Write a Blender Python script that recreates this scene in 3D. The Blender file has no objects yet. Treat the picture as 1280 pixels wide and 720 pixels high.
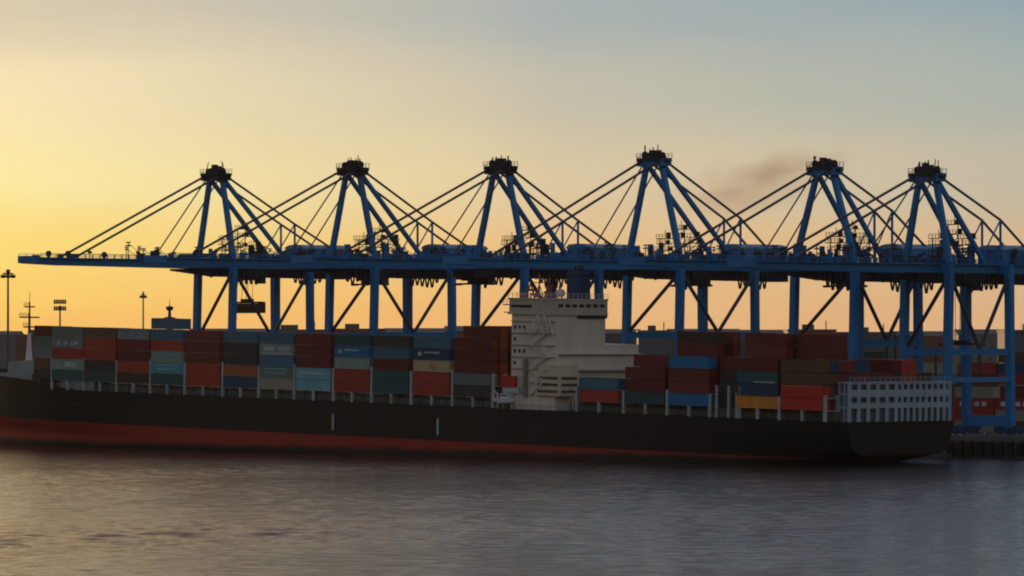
import bpy, bmesh, math, random
from mathutils import Vector, Matrix
random.seed(7)
R = math.radians
C = bpy.context.scene.collection
SC = bpy.context.scene
# ------------------------------------------------------------------ view
F = 6255.0            # focal length in pixels of the 1280 px wide photograph
HY = 428.0            # row of the horizon
CAMZ = 26.2
cd = bpy.data.cameras.new('camera'); cam = bpy.data.objects.new('camera', cd); C.objects.link(cam)
cd.sensor_width = 36.0; cd.lens = F / 1280 * 36.0
cd.clip_start = 1.0; cd.clip_end = 60000.0
cam.location = (0, 0, CAMZ)
cam.rotation_euler = (R(90) + math.atan((HY - 360) / F), 0, 0)
SC.camera = cam
SC.view_settings.view_transform = 'Standard'; SC.view_settings.look = 'None'
SC.view_settings.exposure = 0.0; SC.view_settings.gamma = 1.0
SC.cycles.pixel_filter_type = 'BLACKMAN_HARRIS'; SC.cycles.filter_width = 2.0
SC.cycles.max_bounces = 6; SC.cycles.volume_bounces = 1
SC.cycles.volume_max_steps = 64
SC.cycles.use_denoising = True

def lin(r, g, b):
    f = lambda c: (c / 255) / 12.92 if c / 255 <= .04045 else ((c / 255 + .055) / 1.055) ** 2.4
    return (f(r), f(g), f(b), 1)

# ------------------------------------------------------------------ sky
SUN_AZ = R(-9.0); SUN_EL = R(2.6)
W = bpy.data.worlds.new("World"); SC.world = W; W.use_nodes = True
nt = W.node_tree; nt.nodes.clear(); N = nt.nodes; L = nt.links
def nd(t, **k):
    n = N.new(t)
    for a, v in k.items(): setattr(n, a, v)
    return n
def mth(op, a, b=None, c=None, clamp=False):
    n = N.new('ShaderNodeMath'); n.operation = op; n.use_clamp = clamp
    for i, v in enumerate((a, b, c)):
        if v is None: continue
        if isinstance(v, (int, float)): n.inputs[i].default_value = v
        else: L.new(v, n.inputs[i])
    return n.outputs[0]
def mrange(v, a, b, c, d, smooth=True):
    n = N.new('ShaderNodeMapRange'); n.interpolation_type = 'SMOOTHSTEP' if smooth else 'LINEAR'
    L.new(v, n.inputs['Value'])
    for k, x in zip(('From Min', 'From Max', 'To Min', 'To Max'), (a, b, c, d)): n.inputs[k].default_value = x
    return n.outputs[0]
tc = nd('ShaderNodeTexCoord'); sp = nd('ShaderNodeSeparateXYZ'); L.new(tc.outputs['Generated'], sp.inputs[0])
az = mth('ARCTAN2', sp.outputs['X'], sp.outputs['Y'])            # radians from the view direction
el = mth('ARCSINE', sp.outputs['Z'])
smp = nd('ShaderNodeMapping'); smp.inputs['Scale'].default_value = (9, 9, 60); L.new(tc.outputs['Generated'], smp.inputs[0])
sno = nd('ShaderNodeTexNoise'); sno.inputs['Scale'].default_value = 1.6; sno.inputs['Detail'].default_value = 4; L.new(smp.outputs[0], sno.inputs['Vector'])
wob = mth('MULTIPLY', mth('SUBTRACT', sno.outputs['Fac'], .5), R(.7))
eln = mth('DIVIDE', mth('ABSOLUTE', mth('ADD', el, wob)), R(40))
def ramp(stops, fac):
    n = nd('ShaderNodeValToRGB'); cr = n.color_ramp; cr.interpolation = 'EASE'
    while len(cr.elements) > 1: cr.elements.remove(cr.elements[-1])
    cr.elements[0].position = stops[0][0] / 40; cr.elements[0].color = lin(*stops[0][1])
    for p, c in stops[1:]:
        e = cr.elements.new(p / 40); e.color = lin(*c)
    L.new(fac, n.inputs[0]); return n.outputs[0]
left = ramp([(0, (255, 194, 92)), (0.5, (255, 208, 104)), (1.0, (255, 222, 120)), (1.9, (255, 237, 164)), (2.9, (252, 230, 182)), (3.9, (222, 205, 174)), (7, (238, 204, 146)), (15, (220, 182, 130)), (40, (86, 96, 114))], eln)
mid = ramp([(0, (238, 180, 114)), (0.9, (236, 190, 128)), (1.9, (224, 202, 162)), (2.9, (200, 192, 170)), (3.9, (174, 180, 176)), (7, (150, 157, 162)), (15, (122, 134, 146)), (40, (72, 86, 106))], eln)
right = ramp([(0, (220, 172, 128)), (0.9, (214, 180, 140)), (1.9, (192, 184, 162)), (2.9, (168, 178, 170)), (3.9, (146, 166, 174)), (7, (122, 138, 150)), (15, (92, 110, 128)), (40, (58, 74, 98))], eln)
def mix(a, b, f):
    n = nd('ShaderNodeMix', data_type='RGBA'); L.new(f, n.inputs[0]); L.new(a, n.inputs[6]); L.new(b, n.inputs[7]); return n.outputs[2]
c1 = mix(left, mid, mrange(az, R(-6.2), R(0.5), 0, 1, False))
c2 = mix(c1, right, mrange(az, R(-.5), R(6.2), 0, 1, False))
sky = nd('ShaderNodeTexSky', sky_type='NISHITA', sun_disc=False, sun_elevation=SUN_EL, sun_rotation=SUN_AZ, altitude=10, air_density=1.6, dust_density=4.0, ozone_density=2.0)
# the Nishita sky carries everything away from the low sunset band
SKYS = 0.15
sk = nd('ShaderNodeMix', data_type='RGBA', blend_type='MULTIPLY'); sk.inputs[0].default_value = 1
L.new(sky.outputs[0], sk.inputs[6]); sk.inputs[7].default_value = (2.9, 2.62, 3.0, 1)
band = nd('ShaderNodeMix', data_type='RGBA', blend_type='MULTIPLY'); band.inputs[0].default_value = 1
L.new(c2, band.inputs[6]); v = 1 / SKYS; band.inputs[7].default_value = (v, v, v, 1)
fe = mrange(el, R(14), R(36), 0, 1); fa = mrange(mth('ABSOLUTE', az), R(22), R(75), 0, 1)
fin = mix(band.outputs[2], sk.outputs[2], mth('MAXIMUM', fe, fa))
bg = nd('ShaderNodeBackground'); bg.inputs[1].default_value = SKYS; L.new(fin, bg.inputs[0])
wo = nd('ShaderNodeOutputWorld'); L.new(bg.outputs[0], wo.inputs[0])
sl = bpy.data.lights.new('sun', 'SUN'); sl.energy = 2.0; sl.angle = R(0.6); sl.color = (1, .62, .30)
so = bpy.data.objects.new('sun', sl); C.objects.link(so)
sd = Vector((math.sin(SUN_AZ) * math.cos(SUN_EL), math.cos(SUN_AZ) * math.cos(SUN_EL), math.sin(SUN_EL)))
so.rotation_euler = sd.to_track_quat('Z', 'Y').to_euler()

# ------------------------------------------------------------------ materials
MAT = {}
def paint(name, rgb, rough=.55, metal=0.0, dirt=.25, scale=.35, spec=.4, vary=.12):
    if name in MAT: return MAT[name]
    m = bpy.data.materials.new(name); m.use_nodes = True; t = m.node_tree; n = t.nodes; l = t.links
    b = n['Principled BSDF']; b.inputs['Roughness'].default_value = rough; b.inputs['Metallic'].default_value = metal
    b.inputs['Specular IOR Level'].default_value = spec
    co = n.new('ShaderNodeTexCoord'); mp = n.new('ShaderNodeMapping'); mp.inputs['Scale'].default_value = (scale, scale, scale * .35)
    l.new(co.outputs['Object'], mp.inputs[0])
    no = n.new('ShaderNodeTexNoise'); no.inputs['Scale'].default_value = 1.0; no.inputs['Detail'].default_value = 8; no.inputs['Roughness'].default_value = .65
    oi = n.new('ShaderNodeObjectInfo'); ad = n.new('ShaderNodeVectorMath'); ad.operation = 'ADD'
    sc_ = n.new('ShaderNodeMath'); sc_.operation = 'MULTIPLY'; sc_.inputs[1].default_value = 91.0; l.new(oi.outputs['Random'], sc_.inputs[0])
    l.new(mp.outputs[0], ad.inputs[0]); l.new(sc_.outputs[0], ad.inputs[1]); l.new(ad.outputs[0], no.inputs['Vector'])
    r = n.new('ShaderNodeValToRGB'); r.color_ramp.elements[0].position = .38; r.color_ramp.elements[1].position = .75
    d = tuple(c * .55 + .02 for c in rgb)
    r.color_ramp.elements[0].color = (*rgb, 1); r.color_ramp.elements[1].color = (*[rgb[i] * (1 - dirt) + (.08, .045, .03)[i] * dirt for i in range(3)], 1)
    l.new(no.outputs['Fac'], r.inputs[0])
    hs = n.new('ShaderNodeHueSaturation'); mr = n.new('ShaderNodeMapRange'); mr.inputs['To Min'].default_value = 1 - vary; mr.inputs['To Max'].default_value = 1 + vary
    l.new(oi.outputs['Random'], mr.inputs['Value']); l.new(mr.outputs[0], hs.inputs['Value']); l.new(r.outputs[0], hs.inputs['Color'])
    l.new(hs.outputs[0], b.inputs['Base Color'])
    MAT[name] = m; return m
BLUE = paint('crane_blue', (.004, .21, .50), .42, dirt=.30, scale=.12)
BLUE2 = paint('crane_house_blue', (.05, .22, .46), .5, dirt=.2, scale=.2)
DARK = paint('dark_machinery', (.012, .020, .034), .6, dirt=.3)
STAY = paint('stay_steel', (.035, .05, .10), .5, dirt=.5)
ROPE = paint('wire_rope', (.05, .045, .04), .6)
GALV = paint('galvanised', (.28, .28, .28), .5, dirt=.3)
BLACKH = paint('hull_black', (.009, .0105, .013), .5, dirt=.03, scale=.05, spec=.3, vary=0)
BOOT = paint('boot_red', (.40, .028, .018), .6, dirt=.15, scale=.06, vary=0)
def hull_detail(m, shade_band):
    t = m.node_tree; n = t.nodes; l = t.links; b = n['Principled BSDF']; src = b.inputs['Base Color'].links[0].from_socket
    g = n.new('ShaderNodeNewGeometry'); co = n.new('ShaderNodeTexCoord')
    mp = n.new('ShaderNodeMapping'); mp.inputs['Scale'].default_value = (1.3, 1.3, .07); l.new(co.outputs['Object'], mp.inputs[0])
    no = n.new('ShaderNodeTexNoise'); no.inputs['Detail'].default_value = 5; l.new(mp.outputs[0], no.inputs['Vector'])
    rr = n.new('ShaderNodeMapRange'); rr.inputs['From Min'].default_value = .60; rr.inputs['From Max'].default_value = .80; l.new(no.outputs['Fac'], rr.inputs['Value'])
    mx = n.new('ShaderNodeMix'); mx.data_type = 'RGBA'; l.new(rr.outputs[0], mx.inputs[0]); l.new(src, mx.inputs[6]); mx.inputs[7].default_value = (.030, .019, .014, 1)
    out = mx.outputs[2]
    br = n.new('ShaderNodeTexBrick'); br.inputs['Scale'].default_value = 1; br.inputs['Brick Width'].default_value = 11; br.inputs['Row Height'].default_value = 2.6; br.inputs['Mortar Size'].default_value = .06
    sx = n.new('ShaderNodeSeparateXYZ'); cb = n.new('ShaderNodeCombineXYZ'); l.new(co.outputs['Object'], sx.inputs[0]); l.new(sx.outputs['X'], cb.inputs['X']); l.new(sx.outputs['Z'], cb.inputs['Y']); l.new(cb.outputs[0], br.inputs['Vector'])
    bp = n.new('ShaderNodeBump'); bp.inputs['Strength'].default_value = .5; bp.inputs['Distance'].default_value = .05; bp.invert = True; l.new(br.outputs['Fac'], bp.inputs['Height']); l.new(bp.outputs[0], b.inputs['Normal'])
    if shade_band:      # dark waterline band: shade on the lower red, put into the colour
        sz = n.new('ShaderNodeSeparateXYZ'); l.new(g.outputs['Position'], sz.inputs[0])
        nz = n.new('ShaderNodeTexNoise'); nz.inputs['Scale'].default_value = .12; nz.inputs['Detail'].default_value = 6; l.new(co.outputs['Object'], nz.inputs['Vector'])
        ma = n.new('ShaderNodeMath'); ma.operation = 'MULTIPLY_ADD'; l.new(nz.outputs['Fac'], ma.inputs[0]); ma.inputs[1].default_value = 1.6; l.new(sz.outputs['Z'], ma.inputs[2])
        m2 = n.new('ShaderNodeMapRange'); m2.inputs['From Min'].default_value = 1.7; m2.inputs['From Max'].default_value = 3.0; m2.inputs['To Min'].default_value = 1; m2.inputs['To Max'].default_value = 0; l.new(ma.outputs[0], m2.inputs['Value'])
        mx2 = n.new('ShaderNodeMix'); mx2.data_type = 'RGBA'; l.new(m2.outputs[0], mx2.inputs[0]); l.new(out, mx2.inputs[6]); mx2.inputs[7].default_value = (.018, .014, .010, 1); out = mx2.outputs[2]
    l.new(out, b.inputs['Base Color'])
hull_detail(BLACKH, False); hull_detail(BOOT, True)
DECKM = paint('deck_grey', (.10, .10, .095), .7, dirt=.5)
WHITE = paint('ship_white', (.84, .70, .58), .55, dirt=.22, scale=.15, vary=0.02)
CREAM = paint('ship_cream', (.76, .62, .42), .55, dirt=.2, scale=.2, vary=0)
WHITE2 = paint('bright_white', (.8, .8, .8), .5, dirt=.1)
PALE = paint('pale_grey_steel', (.52, .54, .53), .55, dirt=.4)
STERNP = paint('stern_lashing_blue_grey', (.42, .49, .55), .55, dirt=.3, vary=0)
CONC = paint('concrete', (.20, .19, .18), .95, dirt=.5, scale=.05, spec=.05)
RUB = paint('rubber', (.015, .015, .015), .8)
REDP = paint('signal_red', (.55, .05, .03), .5)
ORNG = paint('orange_paint', (.65, .16, .03), .5)
GLASSD = paint('dark_window_glass', (.02, .025, .03), .1, spec=.8, dirt=0)
YEL = paint('mark_white', (.5, .5, .48), .5)
CC = {
 'rust red': (.46, .045, .028), 'bright red': (.62, .035, .022), 'maroon': (.17, .020, .018), 'red-brown': (.22, .035, .022),
 'brown': (.17, .075, .045), 'orange': (.75, .26, .035), 'orange-brown': (.42, .12, .035), 'cream': (.62, .47, .28), 'beige': (.42, .38, .29),
 'pale green': (.25, .34, .28), 'grey': (.22, .24, .24), 'grey-green': (.16, .21, .18), 'slate blue': (.06, .17, .24), 'teal': (.07, .38, .46),
 'pale teal': (.20, .46, .50), 'dark teal': (.02, .10, .11), 'dark green': (.03, .085, .06), 'green': (.02, .20, .13), 'blue': (.01, .18, .40), 'navy': (.014, .065, .14),
 'charcoal': (.045, .05, .05), 'white': (.55, .55, .52), 'dark brown': (.07, .04, .03)}
def cmat(c): return paint('container_' + c.replace(' ', '_'), CC[c], .55, dirt=.35, scale=.5, vary=.14)

# ------------------------------------------------------------------ mesh helpers
class MB:
    def __init__(s): s.v = []; s.f = []
    def box(s, x0, x1, y0, y1, z0, z1):
        b = len(s.v)
        s.v += [(x, y, z) for z in (z0, z1) for y in (y0, y1) for x in (x0, x1)]
        s.f += [tuple(b + i for i in q) for q in ((0, 2, 3, 1), (4, 5, 7, 6), (0, 1, 5, 4), (2, 6, 7, 3), (0, 4, 6, 2), (1, 3, 7, 5))]
        return s
    def beam(s, a, b, w, h=None, w2=None, h2=None, up=(0, 0, 1)):
        a = Vector(a); b = Vector(b); h = h or w; w2 = w2 or w; h2 = h2 or h
        d = (b - a).normalized(); u = Vector(up)
        if abs(d.dot(u)) > .985: u = Vector((1, 0, 0))
        x = d.cross(u).normalized(); y = x.cross(d).normalized(); n = len(s.v)
        for p, ww, hh in ((a, w, h), (b, w2, h2)):
            for i, j in ((-1, -1), (1, -1), (1, 1), (-1, 1)): s.v.append(tuple(p + x * i * ww / 2 + y * j * hh / 2))
        s.f += [tuple(n + i for i in q) for q in ((0, 1, 5, 4), (1, 2, 6, 5), (2, 3, 7, 6), (3, 0, 4, 7), (3, 2, 1, 0), (4, 5, 6, 7))]
        return s
    def tube(s, a, b, r, r2=None, n=8):
        a = Vector(a); b = Vector(b); r2 = r if r2 is None else r2
        d = (b - a).normalized(); u = Vector((0, 0, 1)) if abs(d.z) < .9 else Vector((1, 0, 0))
        x = d.cross(u).normalized(); y = x.cross(d); k = len(s.v)
        for p, rr in ((a, r), (b, r2)):
            for i in range(n):
                t = 2 * math.pi * i / n; s.v.append(tuple(p + x * math.cos(t) * rr + y * math.sin(t) * rr))
        for i in range(n): s.f.append((k + i, k + (i + 1) % n, k + n + (i + 1) % n, k + n + i))
        s.f.append(tuple(k + i for i in reversed(range(n)))); s.f.append(tuple(k + n + i for i in range(n)))
        return s
    def rail(s, a, b, h=1.1, step=2.0, r=.05):
        a = Vector(a); b = Vector(b); n = max(1, int((b - a).length / step)); up = Vector((0, 0, h))
        for i in range(n + 1):
            p = a.lerp(b, i / n); s.beam(p, p + up, r * 2)
        s.beam(a + up, b + up, r * 2); s.beam(a + up * .55, b + up * .55, r * 1.4)
        return s
    def build(s, name, mat, parent=None, smooth=False):
        me = bpy.data.meshes.new(name); me.from_pydata(s.v, [], s.f)
        bm = bmesh.new(); bm.from_mesh(me); bmesh.ops.recalc_face_normals(bm, faces=bm.faces); bm.to_mesh(me); bm.free()
        me.materials.append(mat)
        if smooth:
            for p in me.polygons: p.use_smooth = True
        o = bpy.data.objects.new(name, me); C.objects.link(o)
        if parent is not None: o.parent = parent
        return o
def tag(o, label=None, cat=None, group=None, kind=None):
    for k, v in (('label', label), ('category', cat), ('group', group), ('kind', kind)):
        if v: o[k] = v
    return o
def empty(name, loc, rz=0, ry=0):
    o = bpy.data.objects.new(name, None); C.objects.link(o); o.location = loc; o.rotation_euler = (0, ry, rz); return o

# ------------------------------------------------------------------ the two parallel lines: ship side and quay
TH = R(46.0); CT, ST = math.cos(TH), math.sin(TH)
Y0 = 1137.0; BEAM = 42.0; TRIM = math.atan(.0198)
def xl(px, D=0.0):     # distance along the ship's heading where the line D metres inboard of the near side shows at column px
    o = px - 640
    return (o * (Y0 + D * CT) - D * ST * F) / (F * CT + o * ST)
def world(x, D): return (x * CT + D * ST, Y0 - x * ST + D * CT)
def scale_at(x, D): return F / world(x, D)[1]
RAILD = 79.0; QZ = 4.8

# ------------------------------------------------------------------ water, quay, land
def water():
    m = bpy.data.materials.new('harbour_water'); m.use_nodes = True; t = m.node_tree; n = t.nodes; l = t.links
    b = n['Principled BSDF']; b.inputs['Base Color'].default_value = (.012, .018, .02, 1); b.inputs['Roughness'].default_value = .10
    b.inputs['IOR'].default_value = 1.333
    co = n.new('ShaderNodeTexCoord')
    hs = []
    for (sx, sy, dist, det, amp, rot) in ((.05, .05, .6, 3, .3, .10), (.35, .25, .6, 4, .12, -.15), (1.3, 1.0, .6, 4, .09, .2)):
        mp = n.new('ShaderNodeMapping'); mp.inputs['Scale'].default_value = (sx, sy * 2.6, 1); mp.inputs['Rotation'].default_value = (0, 0, rot)
        l.new(co.outputs['Object'], mp.inputs[0])
        no = n.new('ShaderNodeTexNoise'); no.inputs['Scale'].default_value = 1; no.inputs['Detail'].default_value = det; no.inputs['Distortion'].default_value = dist
        no.inputs['Roughness'].default_value = .55
        l.new(mp.outputs[0], no.inputs['Vector'])
        k = n.new('ShaderNodeMath'); k.operation = 'MULTIPLY'; k.inputs[1].default_value = amp; l.new(no.outputs['Fac'], k.inputs[0]); hs.append(k.outputs[0])
    a = n.new('ShaderNodeMath'); a.operation = 'ADD'; l.new(hs[0], a.inputs[0]); l.new(hs[1], a.inputs[1])
    a2 = n.new('ShaderNodeMath'); a2.operation = 'ADD'; l.new(a.outputs[0], a2.inputs[0]); l.new(hs[2], a2.inputs[1])
    bp = n.new('ShaderNodeBump'); bp.inputs['Strength'].default_value = 1.0; bp.inputs['Distance'].default_value = 1.0
    l.new(a2.outputs[0], bp.inputs['Height']); l.new(bp.outputs[0], b.inputs['Normal'])
    import numpy as np
    x0, x1, y0, y1, st = -145.0, 135.0, 510.0, 1190.0, .46
    nx, ny = int((x1 - x0) / st) + 1, int((y1 - y0) / st) + 1
    gx = np.linspace(x0, x1, nx); gy = np.linspace(y0, y1, ny); X, Y = np.meshgrid(gx, gy)
    rs = np.random.RandomState(5); H = np.zeros_like(X); S2 = 0
    for k in range(70):
        lam = 2.0 * (11 / 2.0) ** (rs.rand() ** 1.5); kk = 2 * math.pi / lam; th = math.radians(80) + rs.normal() * .6
        sl_ = .0135 * (lam / 6) ** -.12; a_ = sl_ * WAVE / kk * 1.414; S2 += sl_ ** 2
        H += a_ * np.sin(kk * (X * math.cos(th) + Y * math.sin(th)) + rs.rand() * 6.283)
    # gusts: calmer and rougher patches
    G_ = np.zeros_like(X)
    for k in range(14):
        lam = 60 * (6) ** rs.rand(); kk = 2 * math.pi / lam; th = rs.rand() * 6.283
        G_ += np.sin(kk * (X * math.cos(th) + 0.6 * Y * math.sin(th)) + rs.rand() * 6.283) / 3.7
    H *= np.clip(1 + .45 * G_, .3, 2)
    dist = ((1137.0 - Y) * CT_ - X * ST_); H *= np.clip(.12 + dist / 170, .12, 1.0)
    ed = np.minimum.reduce([(X - x0) / 12, (x1 - X) / 12, (Y - y0) / 12, (y1 - Y) / 12, np.ones_like(X)]); H *= np.clip(ed, 0, 1)
    vs = np.stack([X, Y, H], -1).reshape(-1, 3)
    idx = np.arange(nx * ny).reshape(ny, nx)
    qd = np.stack([idx[:-1, :-1], idx[:-1, 1:], idx[1:, 1:], idx[1:, :-1]], -1).reshape(-1, 4)
    n0 = len(vs); out = np.array([(-20000, -2000, 0), (20000, -2000, 0), (20000, 20000, 0), (-20000, 20000, 0)], float)
    vs = np.concatenate([vs, out]); c_ = [idx[0, 0], idx[0, -1], idx[-1, -1], idx[-1, 0]]
    ring = np.array([(n0, n0 + 1, c_[1], c_[0]), (n0 + 1, n0 + 2, c_[2], c_[1]), (n0 + 2, n0 + 3, c_[3], c_[2]), (n0 + 3, n0, c_[0], c_[3])])
    qd = np.concatenate([qd, ring]).astype(np.int32)
    me = bpy.data.meshes.new('harbour_water'); me.vertices.add(len(vs)); me.vertices.foreach_set('co', vs.ravel().astype(np.float32))
    me.loops.add(len(qd) * 4); me.loops.foreach_set('vertex_index', qd.ravel()); me.polygons.add(len(qd))
    me.polygons.foreach_set('loop_start', np.arange(0, len(qd) * 4, 4, dtype=np.int32)); me.update(calc_edges=True)
    me.polygons.foreach_set('use_smooth', np.ones(len(qd), bool)); me.materials.append(m)
    o = bpy.data.objects.new('harbour_water', me); C.objects.link(o); return tag(o, kind='structure')
WAVE = .56; ST_, CT_ = math.sin(R(46)), math.cos(R(46))
water()
ROT = -TH
def frame_pt(x, D, z=0): X, Y = world(x, D); return (X, Y, z)
q = empty('quay', frame_pt(0, 76), ROT); tag(q, kind='structure')
MB().box(-1500, 1500, 0, 60, -6, QZ).build('quay_apron', CONC, q)
MB().box(-1500, 1500, -.25, .9, QZ - 1.1, QZ + .35).build('quay_coping', CONC, q)
g = MB().box(-9000, 9000, 60, 16000, -6, QZ - .004).build('ground', paint('ground_asphalt', (.06, .058, .055), .95, scale=.01, spec=.05), q)
for k in range(2):
    MB().box(-1500, 1500, 2.9 + k * 27, 3.1 + k * 27, QZ, QZ + .12).build('crane_rail', DARK, q)
bollard0 = None
# fenders hang where the quay shows beyond the stern, and at the far left the ship hides them
ords = ['first', 'second', 'third', 'fourth', 'fifth', 'sixth', 'seventh', 'eighth', 'ninth', 'tenth', 'eleventh', 'twelfth', 'thirteenth', 'fourteenth', 'fifteenth', 'sixteenth', 'seventeenth', 'eighteenth']
me_f = None
for i in range(9):
    px = 1188 + i * 12.5
    p = frame_pt(xl(px, 75.2), 75.1, 0)
    if me_f is None:
        mb = MB(); mb.tube((0, 0, .9), (0, 0, 3.4), .85, n=14)
        for z in (1.1, 3.2): mb.tube((0, 0, z), (0, 0, z + .18), .95, n=14)
        mb.box(-.35, .35, .5, 1.0, 3.2, 3.9)
        f = mb.build('quay_fender', RUB); me_f = f.data
    else:
        f = bpy.data.objects.new('quay_fender', me_f); C.objects.link(f)
    f.location = p; f.rotation_euler = (0, 0, ROT)
    tag(f, 'black rubber fender on the quay wall, %s to the right of the ship\'s stern' % ords[i], 'fender', 'rubber fenders on the quay wall')
for i, px in enumerate((1204, 1232, 1262)):
    p = frame_pt(xl(px, 76.6), 76.9, QZ + .35)
    mb = MB(); mb.tube((0, 0, 0), (0, 0, .12), .42, n=14).tube((0, 0, .12), (0, 0, .55), .22, .2, n=14).tube((0, 0, .55), (0, 0, .75), .38, .3, n=14)
    b_ = mb.build('mooring_bollard', DARK); b_.location = p; b_.rotation_euler = (0, 0, ROT)
    tag(b_, 'low black mooring bollard on the quay edge, %s from the ship\'s stern' % ords[i], 'bollard', 'bollards on the quay edge')

# ------------------------------------------------------------------ container ship
SHIPC = frame_pt(0, BEAM / 2)
ship = empty('container_ship', SHIPC, ROT, TRIM)
tag(ship, 'long black-hulled container ship with red boot topping and pale superstructure', 'container ship')
SM = Matrix.Translation(SHIPC) @ Matrix.Rotation(ROT, 4, 'Z') @ Matrix.Rotation(TRIM, 4, 'Y')
DZ = 11.1; BZ = 3.1; CB = DZ + 2.35
def interp(tab, x):
    if x <= tab[0][0]: return tab[0][1]
    for (a, va), (b, vb) in zip(tab, tab[1:]):
        if x <= b:
            t = (x - a) / (b - a); return va + (vb - va) * t
    return tab[-1][1]
BD = [(-226, .3), (-221, 3.5), (-212, 9), (-200, 14), (-188, 17.5), (-172, 20.2), (-155, 21), (62, 21), (80, 19.6), (99, 17)]
BWL = [(-222, .2), (-212, 3.5), (-195, 9), (-172, 14), (-145, 18), (-120, 21), (30, 21), (60, 19.8), (80, 17.5), (99, 15)]
ZB = [(-226, 6), (-223, -2), (-216, -7), (48, -7), (62, -3.5), (80, .6), (90, 2.5), (99, 4.0)]
ZT = [(-226, DZ + 4.2), (-200, DZ + 3.0), (-184, DZ + 2.4), (-176, DZ + 2.0), (-166, DZ + 1.0), (-159, DZ + .25), (-153, DZ), (99, DZ)]
def half(x, z):
    bd, bw, zt, zb = interp(BD, x), min(interp(BWL, x), interp(BD, x)), interp(ZT, x), interp(ZB, x)
    if x > 60:
        t = max(0, (z - zb) / (zt - zb)); return bw + (bd - bw) * min(1, t * 1.2) ** .7 - (2.2 * (1 - min(1, t / .22)) ** 2)
    if z >= 0: return bw + (bd - bw) * min(1, z / max(zt, 1)) ** .8
    t = min(1, -z / 7.0); return bw * (1 - .35 * t ** 3)
xs = [-226, -223, -219, -214, -209, -203, -197, -190, -184, -178, -172, -166, -160, -155, -148, -138, -125, -110, -90, -60, -30, 0, 30, 48, 56, 62, 68, 74, 80, 86, 90, 94, 97, 99]
def hull_mesh(zlo, zhi, cap):
    mb = MB(); nl = 10
    for x in xs:
        a, b = zhi(x), zlo(x)
        for k in range(nl + 1):
            z = a + (b - a) * k / nl; h = max(.05, half(x, z)); mb.v.append((x, -h, z))
        for k in range(nl, -1, -1):
            z = a + (b - a) * k / nl; h = max(.05, half(x, z)); mb.v.append((x, h, z))
    M = 2 * (nl + 1)
    for i in range(len(xs) - 1):
        for k in range(M - 1):
            if k == nl and not cap: continue
            mb.f.append((i * M + k, i * M + k + 1, (i + 1) * M + k + 1, (i + 1) * M + k))
    e = (len(xs) - 1) * M
    for k in range(nl): mb.f.append((e + k, e + k + 1, e + M - 2 - k, e + M - 1 - k))
    return mb
split = lambda x: max(BZ, interp(ZB, x) + .01)
o = hull_mesh(split, lambda x: interp(ZT, x), True).build('hull', BLACKH, ship, True)
es = o.modifiers.new('edges', 'EDGE_SPLIT'); es.split_angle = R(35)
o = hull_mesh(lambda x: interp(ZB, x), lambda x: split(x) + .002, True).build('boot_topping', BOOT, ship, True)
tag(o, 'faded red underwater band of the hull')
mb = MB()
for x in xs:
    z = interp(ZT, x) - (.9 if x < -158 else .05); h = max(.05, half(x, z) - .15); mb.v += [(x, -h, z), (x, h, z)]
for i in range(len(xs) - 1): mb.f.append((2 * i, 2 * i + 1, 2 * i + 3, 2 * i + 2))
mb.build('deck', DECKM, ship)
# rail along the near side
mb = MB(); pv = None
for i in range(0, 252, 3):
    x = -153 + i; p = Vector((x, -half(x, DZ) + .2, DZ))
    if pv is not None: mb.rail(pv, p, 1.1, 3, .035)
    pv = p
mb.build('deck_rail', GALV, ship)
# hatch coaming set inboard
mb = MB()
mb.box(-152, -6, -19.3, 19.3, DZ + .05, CB - .25); mb.box(17, 96, -18.2, 18.2, DZ + .05, CB - .25)
for s in (-1, 1):
    for i in range(60):
        x = -151 + i * 4.1
        if -6 < x < 17 or x > 95: continue
        mb.box(x, x + .25, s * 19.3 - .3 if s < 0 else 19.3, s * 19.3 if s < 0 else 19.6, DZ + .05, CB - .3)
mb.build('hatch_coaming', paint('coaming', (.13, .14, .135), .65, dirt=.45), ship)
# draught marks on the side
for px in (416, 547):
    x = xl(px); mb = MB()
    h = half(x, 5)
    mb.box(x - .28, x + .28, -h - .12, -h + .1, 4.3, 8.2)
    for k in range(9): mb.box(x - .5, x - .28, -h - .1, -h + .1, 4.4 + k * .42, 4.55 + k * .42)
    mb.build('draught_mark', PALE, ship)

# bays of the near row, read off the photograph: (left column, right column, colours from the deck up)
BAYS = [
 (67, 107, ['dark teal', 'pale green', 'rust red', 'grey', 'grey-green']),
 (107.5, 147, ['dark green', 'charcoal', 'rust red', 'rust red', 'brown']),
 (149, 189, ['dark brown', 'rust red', 'maroon', 'maroon', 'grey']),
 (191, 232, ['dark teal', 'teal', 'pale green', 'rust red', 'slate blue', 'slate blue']),
 (234, 279, ['rust red', 'rust red', 'red-brown', 'red-brown', 'red-brown']),
 (282, 324, ['navy', 'orange-brown', 'charcoal', 'charcoal', 'slate blue']),
 (327, 369, ['beige', 'grey-green', 'slate blue', 'pale green', 'slate blue']),
 (371, 417, ['pale teal', 'pale teal', 'maroon', 'maroon', 'maroon']),
 (421, 464, ['rust red', 'rust red', 'pale green', 'blue', 'dark teal']),
 (469, 514, ['dark teal', 'dark teal', 'maroon', 'slate blue', 'charcoal']),
 (518, 566, ['rust red', 'rust red', 'cream', 'navy', 'slate blue']),
 (569, 618, ['charcoal', 'grey-green', 'maroon', 'maroon', 'maroon']),
 (723, 779, ['rust red', 'slate blue']),
 (784, 834, ['dark teal', 'maroon', 'maroon']),
 (838, 889, ['blue', 'red-brown', 'red-brown', 'blue']),
 (923, 975, ['orange', 'navy', 'dark teal', 'maroon']),
 (977, 1033, ['bright red', 'bright red', 'brown', 'brown']),
]
CH = 2.72; CW = 2.44
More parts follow.
